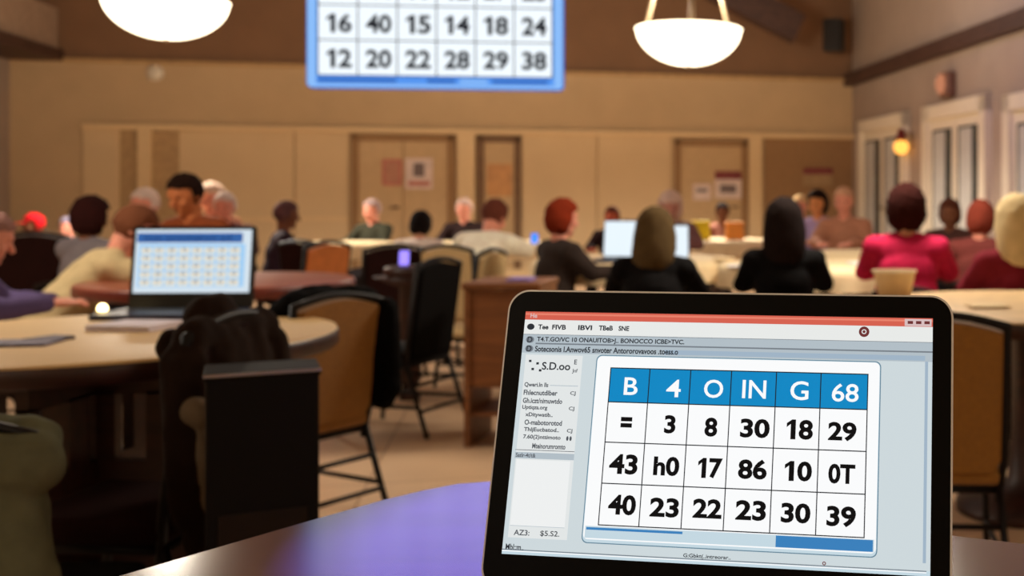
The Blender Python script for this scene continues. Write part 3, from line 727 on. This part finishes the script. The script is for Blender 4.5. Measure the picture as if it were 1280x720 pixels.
# ---------------------------------------------------------------- people
POSES = {
 'sit':   dict(lean=10, head=8,  elbow=(.24, .14, .88), wrist=(.13, .36, .88)),
 'hunch': dict(lean=24, head=22, elbow=(.25, .26, .86), wrist=(.10, .46, .87)),
 'bent':  dict(lean=42, head=34, elbow=(.25, .42, .84), wrist=(.12, .62, .85)),
}
BODY = {}
def pose_mesh(pose):
    if pose in BODY: return BODY[pose]
    P = POSES[pose]; la = R(P['lean'])
    def sp(y, z):        # a point of the trunk, leaning about the hip
        dz = z-.52
        return Vector((0, y*math.cos(la)+dz*math.sin(la)-.06, .52+dz*math.cos(la)-y*math.sin(la)))
    chest = sp(.0, .92); neck0 = sp(-.01, 1.07)
    hp = R(P['head'])
    hd = Vector((0, math.sin(la*.5+hp*.35), math.cos(la*.5+hp*.35)))
    hc = neck0+hd*.175
    HM = Matrix.Translation(hc) @ Matrix.Rotation(-hp, 4, 'X')
    rot = Matrix.Rotation(-la, 4, 'X')
    def sh(s, y=0, z=1.02, x=.175):
        v = sp(y, z); v.x = s*x; return v
    def torso(bm, g):
        ball(bm, sp(0, .56), (.165+g, .125+g, .12+g), rot); ball(bm, sp(0, .70), (.145+g, .11+g, .15+g), rot)
        ball(bm, sp(.0, .88), (.165+g, .115+g, .17+g), rot); ball(bm, sp(-.01, 1.0), (.17+g, .085+g, .085+g), rot)
        for s in (-1, 1): limb(bm, neck0+Vector((s*.02, 0, -.01)), .045+g, sh(s), .062+g)
    def arms(bm, g, w=True):
        for s in (-1, 1):
            e = Vector(P['elbow']); e.x *= s; wr = Vector(P['wrist']); wr.x *= s
            limb(bm, sh(s), .056+g, e, .042+g); limb(bm, e, .042+g, wr if w else e.lerp(wr, .95), .027+g)
    def legs(bm, g):
        for s in (-1, 1):
            limb(bm, (s*.09, -.04, .53), .085+g, (s*.12, .38, .50), .06+g); limb(bm, (s*.12, .38, .50), .058+g, (s*.13, .42, .12), .036+g)
    bm = bmesh.new()
    torso(bm, 0); arms(bm, 0); legs(bm, 0)
    for s in (-1, 1):
        limb(bm, (s*.13, .42, .12), .034, (s*.13, .44, .06), .035); limb(bm, (s*.13, .43, .05), .034, (s*.14, .56, .04), .03)
        wr = Vector(P['wrist']); wr.x *= s; e = Vector(P['elbow']); e.x *= s
        d = (wr-e).normalized(); lat = Vector((-d.y, d.x, 0)).normalized()*(-s)   # lateral toward the little finger
        fwd = (Vector((d.x*.6, d.y, -.05))).normalized(); lat = Vector((fwd.y, -fwd.x, 0)).normalized()*s
        palm = wr+fwd*.055
        q = Matrix((( lat.x, fwd.x, 0), (lat.y, fwd.y, 0), (lat.z, fwd.z, 1))).to_4x4()
        ball(bm, palm, (.042, .055, .017), q)
        for k_, L in enumerate((.072, .082, .077, .06)):
            o_ = lat*(-.030+.0205*k_); b0 = wr+fwd*.092+o_; b1 = b0+fwd*L*.55+o_*.25+Vector((0, 0, .004)); b2 = b1+fwd*L*.45+Vector((0, 0, -.018))
            limb(bm, b0, .0095, b1, .0088, 8); limb(bm, b1, .0088, b2, .0075, 8)
        tb = wr+fwd*.03-lat*.03; limb(bm, tb, .013, tb-lat*.028+fwd*.032, .0105, 8); limb(bm, tb-lat*.028+fwd*.032, .0105, tb-lat*.03+fwd*.062, .009, 8)
    # neck and head with a face
    limb(bm, neck0+Vector((0, 0, -.03)), .056, HM @ Vector((0, -.015, -.06)), .052)
    ball(bm, HM @ Vector((0, 0, .015)), (.076, .094, .098), HM.to_3x3().to_4x4(), 24)
    ball(bm, HM @ Vector((0, .022, -.05)), (.057, .068, .066), HM.to_3x3().to_4x4(), 20)
    ball(bm, HM @ Vector((0, .073, -.098)), .019); limb(bm, HM @ Vector((0, .09, .008)), .009, HM @ Vector((0, .112, -.028)), .014)
    for s in (-1, 1):
        ball(bm, HM @ Vector((s*.077, -.005, -.01)), (.01, .02, .033), HM.to_3x3().to_4x4()); ball(bm, HM @ Vector((s*.04, .068, -.03)), .024)
        ball(bm, HM @ Vector((s*.01, .108, -.033)), .009)
    limb(bm, HM @ Vector((-.035, .085, .03)), .011, HM @ Vector((.035, .085, .03)), .011)
    limb(bm, HM @ Vector((-.02, .083, -.066)), .009, HM @ Vector((.02, .083, -.066)), .009)
    body = remesh(bm, .0065, 2)
    bm = bmesh.new(); torso(bm, .016); arms(bm, .015, False); ball(bm, sp(0, .74), (.185, .13, .27), rot)
    ball(bm, sp(-.005, .53), (.17, .14, .1), rot)
    top = remesh(bm, .011, 9)
    for v in top.vertices:
        nn = noise.noise(v.co*9)*.008+noise.noise(v.co*22)*.003
        v.co += v.normal*nn
    bm = bmesh.new(); legs(bm, .014); ball(bm, (0, -.05, .53), (.17, .14, .1)); tr = remesh(bm, .012, 3)
    shoes = []
    for s in (-1, 1):
        bm = bmesh.new(); limb(bm, (s*.13, .40, .045), .043, (s*.14, .58, .035), .034); limb(bm, (s*.13, .42, .05), .04, (s*.13, .425, .1), .04)
        box(bm, (s*.135, .49, .012), (.08, .25, .024)); shoes.append(remesh(bm, .01, 2))
    BODY[pose] = (body, top, tr, shoes, HM)
    return BODY[pose]
HAIR = {}
def hair_mesh(style):
    if style in HAIR: return HAIR[style]
    bm = bmesh.new(); bmesh.ops.create_uvsphere(bm, u_segments=48, v_segments=36, radius=1)
    for v in bm.verts:
        d = v.co.normalized()
        face = d.y > .28 and d.z < .5 - .2*abs(d.x)
        hx, hy, hz = .076, .096, .1
        th = {'short': .014, 'bob': .024, 'long': .038, 'curly': .034, 'bun': .016, 'cap': .016}[style]
        nn = noise.noise(d*(9 if style == 'curly' else 4))*(.014 if style == 'curly' else .006)+noise.noise(Vector((d.x*22, d.y*22, d.z*5)))*.003
        p = Vector((d.x*(hx+th+nn), d.y*(hy+th+nn)-.006, d.z*(hz+th+nn)+.018))
        if style in ('short', 'bun', 'cap') and d.z < -.35: p = Vector((d.x*.05, d.y*.06-.01, -.06+d.z*.02))
        if style in ('bob', 'curly') and d.z < 0: p.z = p.z*1.15; p.y -= .012*(-d.z); p.x *= 1+.25*(-d.z)
        if style == 'long':
            k_ = max(0, min(1, (.2-d.z)/1.1)); k_ = k_*k_*(3-2*k_); p.z = p.z-.15*k_; p.x *= 1+.34*k_; p.y = p.y*(1-.2*k_)-.04*k_
        if face: p = Vector((d.x*.06, d.y*.062-.02, d.z*.08+.01))
        v.co = p
    if style == 'bun': ball(bm, (0, -.1, .09), (.04, .04, .038))
    if style == 'cap':
        vs = box(bm, (0, .115, .045), (.11, .09, .008), bev=.003)
    me = bpy.data.meshes.new('hair'); bm.to_mesh(me); bm.free()
    for p in me.polygons: p.use_smooth = True
    HAIR[style] = me
    return me
def person(label, px, ytop, D, face, pose, hair, haircol, skin, topcol, trouser=(30, 26, 28), fab='tan', chair_label=None, csc=.86):
    body, top, tr, shoes, HM = pose_mesh(pose)
    ztop = (HM @ Vector((0, -.01, .135))).z
    sc = zat(ytop, D)/ztop
    rz = R(face)
    # put the head, not the hip, on the given column
    off = Matrix.Rotation(rz, 3, 'Z') @ (HM.translation*sc)
    x, y = at(px, D)-off.x, D-off.y
    if chair_label:
        yo = Matrix.Rotation(rz, 3, 'Z') @ Vector((0, .02*sc, 0))
        chair(chair_label, x+yo.x, y+yo.y, rz, fab, sc*csc)
    t = thing('person', label, 'person', (x, y, 0), rz, sc=sc)
    def cm(c, kind, r_=.85): return mat('%s_%d_%d_%d' % ((kind,)+tuple(c)), c, r_, noise_amt=.12, nscale=14, bump=.1, spec=.12)
    b = link_me('body', body, cm(skin, 'skin', .55), t)
    link_me('sweater', top, cm(topcol, 'knit'), t); link_me('trousers', tr, cm(trouser, 'trouser_cloth'), t)
    for s in shoes: link_me('shoe', s, cm((28, 22, 20), 'shoe_leather', .5), t)
    h = link_me('cap' if hair == 'cap' else 'hair', hair_mesh(hair), cm(haircol, 'hair', .95), t); h.matrix_local = HM
    if 100 < (face % 360) < 260:
        for s in (-1, 1):
            bm = bmesh.new(); ball(bm, (s*.032, .083, .008), (.011, .006, .006)); o = link('eye', bm, cm((30, 22, 18), 'eye', .2), t, True); o.matrix_local = HM
    return t
SK = (214, 156, 122); SKD = (120, 76, 54); SKP = (222, 150, 128)
W_ = 'wearing'
person('person in black with long dark hair seen from behind, just above the big laptop', 980, 250, 5.4, 4, 'sit', 'long', (30, 20, 18), SK, (8, 6, 7), fab='black', chair_label='black chair under the long dark-haired person in black')
person('person in a bright pink sweater with a dark brown bob seen from behind', 1133, 232, 5.6, -6, 'sit', 'curly', (54, 20, 16), SK, (206, 40, 84), fab='dark', chair_label='dark chair under the person in the pink sweater')
person('person with long light brown hair and a black top before two bright laptops', 819, 263, 5.35, 2, 'hunch', 'long', (84, 66, 40), SK, (9, 6, 7), fab='black', chair_label='black chair under the long brown-haired person in black')
person('red-haired person in a dark grey jacket turned to the right', 703, 248, 6.25, -50, 'sit', 'bob', (124, 42, 20), SKP, (50, 40, 36), fab='black', chair_label='black chair under the red-haired person')
person('person in a white sweater bending forward over a table in mid hall', 618, 250, 7.6, -14, 'bent', 'short', (104, 56, 44), SKP, (252, 240, 220), (16, 16, 20), fab='cream', chair_label='cream-backed chair under the bending person in white', csc=.95)
person('pale grey-haired person in dark clothes just left of the bending person in white', 580, 247, 10.6, 175, 'sit', 'short', (190, 160, 148), SKP, (44, 30, 30))
person('dark-haired person in a white shirt seen from behind near the middle aisle', 526, 264, 8.4, 3, 'hunch', 'bob', (24, 18, 16), SK, (246, 228, 212), fab='black', chair_label='black chair under the person in the white shirt')
person('grey-haired person in a dark green jacket left of the white-shirted one', 465, 248, 10.4, 160, 'sit', 'short', (158, 134, 130), SKP, (52, 52, 40))
person('person in dark purple clothes sitting sideways behind the orange chair', 358, 250, 8.3, -60, 'sit', 'short', (96, 66, 66), SKD, (48, 32, 42), fab='dark', chair_label='dark chair under the person in dark purple')
person('dark-haired person in a grey-blue shirt at the left seen from behind', 114, 247, 6.4, -15, 'sit', 'curly', (44, 16, 14), SKD, (120, 112, 116), fab='black', chair_label='black chair under the person in grey-blue')
person('person in a beige coat hunched just left of the left laptop', 168, 258, 5.5, -55, 'bent', 'short', (110, 66, 44), SKP, (196, 174, 132), fab='cream', chair_label='cream chair under the hunched person in the beige coat')
person('white-haired person in a red top behind the left laptop', 181, 234, 7.4, 165, 'sit', 'short', (226, 206, 196), SKP, (176, 40, 44))
person('dark-haired person in a rust-brown sweater above the left laptop', 232, 216, 6.5, 160, 'hunch', 'short', (36, 20, 14), (196, 120, 76), (140, 72, 40))
person('white-haired person in grey right behind the rust-brown sweater', 264, 230, 8.9, 180, 'sit', 'curly', (222, 192, 170), SKP, (176, 120, 92))
person('white-haired person in a dark plum top, rightmost of the group over the left laptop', 281, 239, 8.2, 190, 'sit', 'short', (218, 200, 190), SKP, (110, 62, 60))
person('person in a red cap and navy top at the far left', 42, 266, 9.3, 150, 'sit', 'cap', (190, 20, 30), SKD, (40, 44, 62))
person('person in a violet-blue top at the left edge of the picture', -14, 264, 4.5, -60, 'hunch', 'short', (150, 112, 104), SKP, (88, 74, 112), fab='dark', chair_label='dark red chair under the person in violet-blue')
person('grey-haired person in slate blue left of the dark curly head', 84, 270, 9.9, 190, 'sit', 'short', (120, 112, 130), SKP, (88, 84, 104))
person('brown-haired person in dark clothes right behind the bright laptop screen', 765, 257, 10.2, 170, 'sit', 'short', (92, 46, 32), (190, 96, 72), (42, 26, 28))
person('white-haired person facing us just right of the long brown hair', 838, 241, 9.0, 185, 'hunch', 'curly', (214, 184, 170), (186, 130, 118), (120, 84, 84))
person('small far person with black hair beside the orange box', 903, 252, 11.4, 175, 'sit', 'short', (26, 20, 18), SKD, (150, 100, 84))
person('blonde person with pale face left of the dark bob near the right corner', 1000, 243, 10.6, 175, 'sit', 'short', (226, 190, 140), SKP, (90, 60, 70))
person('dark-haired person in a lavender top between two pale-headed people', 1022, 237, 9.6, 150, 'sit', 'bob', (34, 22, 18), (220, 150, 96), (168, 148, 190))
person('pale bald-looking person in a tan top facing us near the glazed doors', 1055, 233, 8.9, 165, 'sit', 'short', (208, 160, 130), SKP, (172, 120, 96))
person('brown-haired person in a dark jacket right of the pink sweater', 1187, 248, 8.4, 160, 'sit', 'bob', (84, 46, 34), SKD, (74, 48, 44))
person('person with reddish-brown hair and a maroon top behind the blonde head at right', 1226, 250, 6.6, -20, 'sit', 'bob', (128, 56, 42), SKP, (112, 54, 50), fab='dark', chair_label='dark chair under the maroon-topped person')
person('person with long pale blonde hair and a dark red top at the right edge', 1270, 246, 5.0, 14, 'sit', 'long', (206, 184, 140), SK, (120, 30, 44), fab='dark', chair_label='dark chair under the long-haired pale blonde person')

# ---------------------------------------------------------------- free-standing chairs and draped clothes
def coat(name, label, col, blobs, loc, rz, seed=0):
    bm = bmesh.new()
    for a in blobs:
        if len(a) == 2: ball(bm, a[0], a[1])
        else: limb(bm, a[0], a[1], a[2], a[3])
    me = remesh(bm, .009, 4)
    for v in me.vertices:
        q = v.co+Vector((seed, 0, 0))
        v.co += v.normal*(noise.noise(Vector((q.x*16, q.y*16, q.z*5)))*.014+noise.noise(q*30)*.004)
    o = link_me(name, me, mat('coat_%d_%d_%d' % col, col, .9, noise_amt=.15, nscale=20, bump=.2, spec=.08)); o.location = loc; o.rotation_euler = (0, 0, rz)
    return tag(o, label, 'jacket')
ax, ay, ar = -1.775, 3.92, R(62)
chair('tan-backed banquet chair with a black jacket on it, beside the centre aisle', ax, ay, ar, 'tan', .87)
coat('jacket', 'black jacket hung over the far side of the tan-backed chair by the aisle', (6, 5, 5),
     [((.15, -.19, .80), .045, (.19, -.20, .6), .05), ((.19, -.21, .65), .05, (.20, -.22, .44), .045), ((.19, -.25, .76), .04, (.2, -.26, .48), .035),
      ((-.12, -.13, .79), .045, (.16, -.14, .80), .045), ((-.14, -.12, .76), .05, (-.2, .02, .60), .05), ((.0, -.10, .74), (.15, .05, .12))], (ax, ay, 0), ar)
bx, by = at(1168, 3.3), 3.3
chair('brown-backed banquet chair just right of the big laptop', bx, by, R(-2), 'tan', .88)
cx_, cy_, cr_ = -1.62, 2.72, R(88)
chair('dark chair under a brown coat in front of the tan-topped table', cx_, cy_, cr_, 'dark', .92)
coat('coat', 'brown coat slung over the dark chair at the tan-topped table', (38, 26, 19),
     [((-.15, -.235, .83), .045, (.15, -.235, .83), .045), ((.0, -.2, .87), (.08, .055, .06)), ((-.19, -.24, .78), .05, (-.2, -.27, .45), .05), ((-.2, -.27, .5), .045, (-.18, -.3, .25), .035),
      ((.17, -.24, .78), .05, (.18, -.28, .5), .045), ((0, -.26, .66), (.17, .045, .2)), ((0, -.27, .5), (.16, .045, .2)), ((-.05, -.13, .80), .045, (.1, -.10, .72), .05)], (cx_, cy_, 0), cr_, 3)
coat('scarf', 'grey-beige scarf bunched on the near side of the brown coat', (120, 106, 88),
     [((-.215, -.285, .68), (.03, .035, .035)), ((-.215, -.29, .66), .012, (-.215, -.31, .40), .010)], (cx_, cy_, 0), cr_, 5)
# dark box-like cabinet
t = thing('floor_cabinet', 'dark box-like cabinet with a pale metal edge on top, left of the near table', 'cabinet', (at(328, 2.4), 2.4, 0), R(27))
HC = zat(463, 2.34)
bm = bmesh.new(); box(bm, (0, 0, HC/2), (.215, .15, HC-.02), bev=.006); link('body', bm, mat('dark_laminate', (9, 6, 4), .55, spec=.15), t)
bm = bmesh.new(); box(bm, (0, 0, HC-.008), (.222, .156, .016), bev=.003); link('top_panel', bm, mat('dark_lid', (16, 12, 9), .7, spec=.15), t)
bm = bmesh.new(); box(bm, (0, -.079, HC-.004), (.222, .004, .006)); link('metal_edge', bm, steel_m, t)
bm = bmesh.new(); box(bm, (.0, -.077, HC*.36), (.17, .006, HC*.55), bev=.002); link('door_panel', bm, mat('brown_laminate', (26, 15, 8), .6, spec=.2), t)
bm = bmesh.new(); ball(bm, (.096, -.082, HC*.33), .009); link('door_knob', bm, steel_m, t, True)
# olive jacket at the left edge on a chair
ox, oy = -1.59, 2.3
chair('dark chair carrying an olive jacket at the bottom left edge', ox, oy, R(0), 'black', .78)
coat('jacket', 'olive-grey jacket draped over a chair at the bottom left edge', (92, 92, 70),
     [((-.17, -.21, .68), .06, (.15, -.21, .66), .06), ((-.15, -.17, .7), .05, (.13, -.17, .69), .05), ((.12, -.21, .58), .06, (.2, -.26, .36), .06), ((0, -.24, .45), (.2, .06, .22)), ((.17, -.27, .38), .06, (.15, -.3, .12), .05), ((-.1, -.26, .4), .08, (-.1, -.29, .15), .06)], (ox, oy, 0), R(0), 9)
chair('high dark red empty chair at the far left behind the person in violet-blue', at(55, 7.3), 7.3, R(20), 'dark', .98)
chair('orange-backed chair behind the red-edged table', at(364, 6.85), 6.9, R(72), 'orange', .93)
chair('black chair standing beside the aisle behind the tan-backed chair', -2.0, 5.55, R(75), 'black', .9)
chair('dark red empty chair left of the white-shirted person, nearer to us', at(480, 7.25), 7.25, R(35), 'dark', .9)
chair('dark red empty chair right behind the orange-backed one', at(408, 7.9), 7.9, R(-20), 'dark', .9)
chair('cream-backed empty chair left of the bending person, by the aisle', at(566, 6.5), 6.5, R(80), 'cream', .9)

# ---------------------------------------------------------------- things on tables
def laptop_small(label, x, y, z, rz, w, h, tilt, screen, lidm=black_m):
    t = thing('laptop', label, 'laptop', (x, y, z), rz)
    bm = bmesh.new(); prism(bm, rrect(-w/2, -.24, w/2, .0, .012), 0, .018); link('base', bm, mat('navy_laptop_base', (34, 40, 70), .4), t)
    bm = bmesh.new(); prism(bm, rrect(-w/2+.02, -.13, w/2-.02, -.02, .004), .018, .0195); link('keyboard', bm, black_m, t)
    bm = bmesh.new(); prism(bm, rrect(-.05, -.22, .05, -.15, .004), .018, .019); link('trackpad', bm, mat('grey_pad', (70, 74, 90), .4), t)
    M = Matrix.Translation((0, 0, .016)) @ Matrix.Rotation(R(90)-tilt, 4, 'X')
    bm = bmesh.new(); prism(bm, rrect(-w/2, 0, w/2, h, .012), -.008, 0, M=M); link('lid', bm, lidm, t)
    bm = bmesh.new(); screen(bm, w, h); bmesh.ops.transform(bm, matrix=M, verts=bm.verts)
    return t, bm
w_ = emit('lap_white', (214, 228, 238)); b_ = emit('lap_blue', (54, 100, 166)); p_ = emit('lap_paleblue', (160, 206, 244)); c_ = emit('lap_cell', (232, 228, 214)); i_ = emit('lap_ink', (120, 122, 132)); dk = emit('lap_dark', (20, 46, 96))
def screen1(bm, w, h):
    x0, x1, y0, y1 = -w/2+.012, w/2-.014, .052, h-.012
    quad(bm, x0, y0, x1, y1, .001, 2)
    quad(bm, x0+.004, y1-.045, x1-.03, y1-.012, .0015, 1)
    quad(bm, x0+.012, y0+.02, x1-.02, y1-.05, .0015, 0)
    for j in range(5):
        for i in range(8):
            a = x0+.02+i*(x1-x0-.05)/8; q = y0+.024+j*(y1-y0-.08)/5
            quad(bm, a, q, a+(x1-x0-.05)/8-.006, q+(y1-y0-.08)/5-.006, .002, 3)
            text(bm, str((i*7+j*11) % 60+10), a+.018, q+.014, .0025, .012, mi=4)
    text(bm, 'moa onmohahow aul', (x0+x1)/2-.02, y1-.029, .0022, .014, w=(x1-x0)*.75, mi=5)
t, bm = laptop_small('open laptop with a dark frame and a pale card grid on the tan-topped table', at(238, 3.84), 3.84, TABLE_H, R(3), .415, .282, R(7), screen1)
link('display', bm, [p_, b_, w_, c_, i_, dk], t).location = (0, 0, 0)
def screen2(bm, w, h): quad(bm, -w/2+.006, .01, w/2-.006, h-.008, .001, 0)
for lb_, px, D, rz, w, h in (('bright blank laptop left of the long brown-haired person', 776, 6.85, R(-4), .225, .235), ('second bright laptop peeking out right of the long brown hair', 844, 6.75, R(10), .17, .21)):
    t, bm = laptop_small(lb_, at(px, D), D, TABLE_H+.005, rz, w, h, R(10), screen2)
    link('display', bm, [emit('bright_screen', (226, 238, 246), 1.1)], t)
# papers, candle, magazines
def stack(name, label, px, D, w, d, h, rz, m, cat, z=TABLE_H, n=3):
    bm = bmesh.new()
    for i in range(n): box(bm, (random.uniform(-.003, .003), random.uniform(-.003, .003), h*(i+.5)/n), (w, d, h/n*.9), rot=random.uniform(-.03, .03))
    o = link(name, bm, m); o.location = (at(px, D), D, z); o.rotation_euler = (0, 0, rz); return tag(o, label, cat)
stack('paper_stack', 'stack of white papers in front of the left laptop', 172, 3.38, .2, .17, .018, R(-5), mat('lilac_paper', (222, 214, 226), .8), 'papers')
stack('magazine', 'bluish grey magazine on the front of the tan-topped table at the left', 25, 3.02, .17, .12, .008, R(12), mat('mag_blue', (112, 106, 128), .6, noise_amt=.5, nscale=30), 'magazine')
stack('magazine', 'small dark magazine right of the bluish grey one', 62, 3.1, .07, .1, .01, R(-15), mat('mag_dark', (96, 88, 104), .6, noise_amt=.5, nscale=40), 'magazine')
stack('napkin', 'crumpled pale pink napkin right of the papers by the left laptop', 272, 3.5, .05, .06, .03, R(20), mat('pink_napkin', (232, 178, 140), .8), 'napkin')
stack('notebook', 'small lilac notebook under the pink napkin side of the laptop', 302, 3.5, .06, .09, .012, R(5), mat('lilac_book', (150, 140, 176), .7), 'notebook')
t = thing('candle', 'small glowing candle on the tan-topped table left of the white papers', 'candle', (at(128, 3.7), 3.7, TABLE_H))
bm = bmesh.new(); lathe(bm, [(0, 0), (.018, 0), (.021, .02), (.019, .022), (.017, .02), (0, .006)], 20); link('holder', bm, mat('clear_holder', (220, 200, 160), .1), t, True)
bm = bmesh.new(); ball(bm, (0, 0, .028), (.015, .015, .016)); link('flame', bm, emit('flame', (255, 226, 160), 9), t, True)
# tub on the right table
t = thing('paper_tub', 'cream paper tub on the right round table, just above the big laptop', 'tub', (at(1118, 4.42), 4.42, TABLE_H))
bm = bmesh.new(); lathe(bm, [(0, 0), (.062, 0), (.083, .1), (.086, .104), (.08, .104), (.06, .006), (0, .006)], 32); link('tub_body', bm, mat('cream_card', (232, 206, 160), .7), t, True)
bm = bmesh.new(); lathe(bm, [(.083, .098), (.088, .1), (.088, .107), (.083, .107), (.083, .098)], 32); link('tub_rim', bm, mat('cream_rim', (240, 220, 180), .6), t, True)
# plates and papers on the cloth tables
for nm, lb_, px, D, w, d, h, m in (('paper_plate', 'white paper sheet at the front of the table before the black-clad person', 925, 6.25, .14, .1, .01, paper_m),
        ('paper_stack', 'cream papers on the table with the bright laptops', 905, 6.85, .12, .12, .02, cloth_m),
        ('paper_stack', 'pale papers between the black-clad and pink-sweater people', 1075, 6.4, .12, .2, .015, paper_m),
        ('paper_stack', 'long pale sheet on the right round table', 1235, 4.0, .14, .1, .006, cloth_m)):
    stack(nm if nm != 'paper_plate' else 'paper_sheet', lb_, px, D, w, d, h, R(10), m, 'papers', TABLE_H+.005)
stack('notebook', 'lilac notepad on the small brown side table', 652, 5.3, .11, .14, .014, R(0), mat('lilac_pad', (150, 128, 200), .6), 'notepad')
# coloured boxes on the far table
for lb_, px, D, w, h, col, nm in (('bright yellow box on the far table left of the orange one', 876, 10.1, .16, .17, (232, 206, 20), 'gift_box'), ('orange box on the far table', 918, 10.1, .16, .16, (236, 150, 60), 'gift_box')):
    t = thing(nm, lb_, 'box', (at(px, D), D, TABLE_H+.005), R(8))
    bm = bmesh.new(); box(bm, (0, 0, h*.45), (w, w*.8, h*.9), bev=.005); link('box_body', bm, mat('card_%d' % col[1], col, .7), t)
    bm = bmesh.new(); box(bm, (0, 0, h*.94), (w+.01, w*.8+.01, h*.14), bev=.004); link('box_lid', bm, mat('card_%d' % col[1], col, .7), t)
# phones
for lb_, px, py, D, col in (('phone glowing violet on the tiny round stand by the aisle', 505, 333, 6.38, (150, 130, 250)), ('phone glowing blue beside the red-haired person', 668, 292, 9.3, (60, 130, 240))):
    t = thing('phone', lb_, 'phone', (at(px, D), D, TABLE_H+.002), R(5))
    bm = bmesh.new(); prism(bm, rrect(-.03, 0, .03, .09, .008), -.004, .004, M=Matrix.Rotation(R(80), 4, 'X')); link('case', bm, black_m, t)
    bm = bmesh.new(); prism(bm, rrect(-.027, .004, .027, .086, .006), .0042, .005, M=Matrix.Rotation(R(80), 4, 'X')); link('phone_screen', bm, emit('phone_%d' % col[0], col, 1.6), t)

# ---------------------------------------------------------------- camera, world, view
cam = bpy.data.cameras.new('camera'); co = bpy.data.objects.new('camera', cam); C.objects.link(co)
cam.sensor_width = 36; cam.sensor_fit = 'HORIZONTAL'; cam.lens = F/1280*36
cam.shift_x = -(CX-640)/1280; cam.shift_y = (CY-360)/1280*1
cam.shift_y = -(360-CY)/1280
co.location = (0, 0, CAMH); co.rotation_euler = (R(90), 0, 0)
cam.clip_start = .02; cam.clip_end = 60
cam.dof.use_dof = True; cam.dof.focus_distance = .945; cam.dof.aperture_fstop = (cam.lens)/6.2
bpy.context.scene.camera = co
w = bpy.data.worlds.new('world'); bpy.context.scene.world = w; w.use_nodes = True
w.node_tree.nodes['Background'].inputs[0].default_value = (.5, .38, .28, 1); w.node_tree.nodes['Background'].inputs[1].default_value = .3
vs = bpy.context.scene.view_settings
vs.view_transform = 'Standard'; vs.look = 'None'; vs.gamma = 1; vs.use_curve_mapping = False; vs.exposure = 0
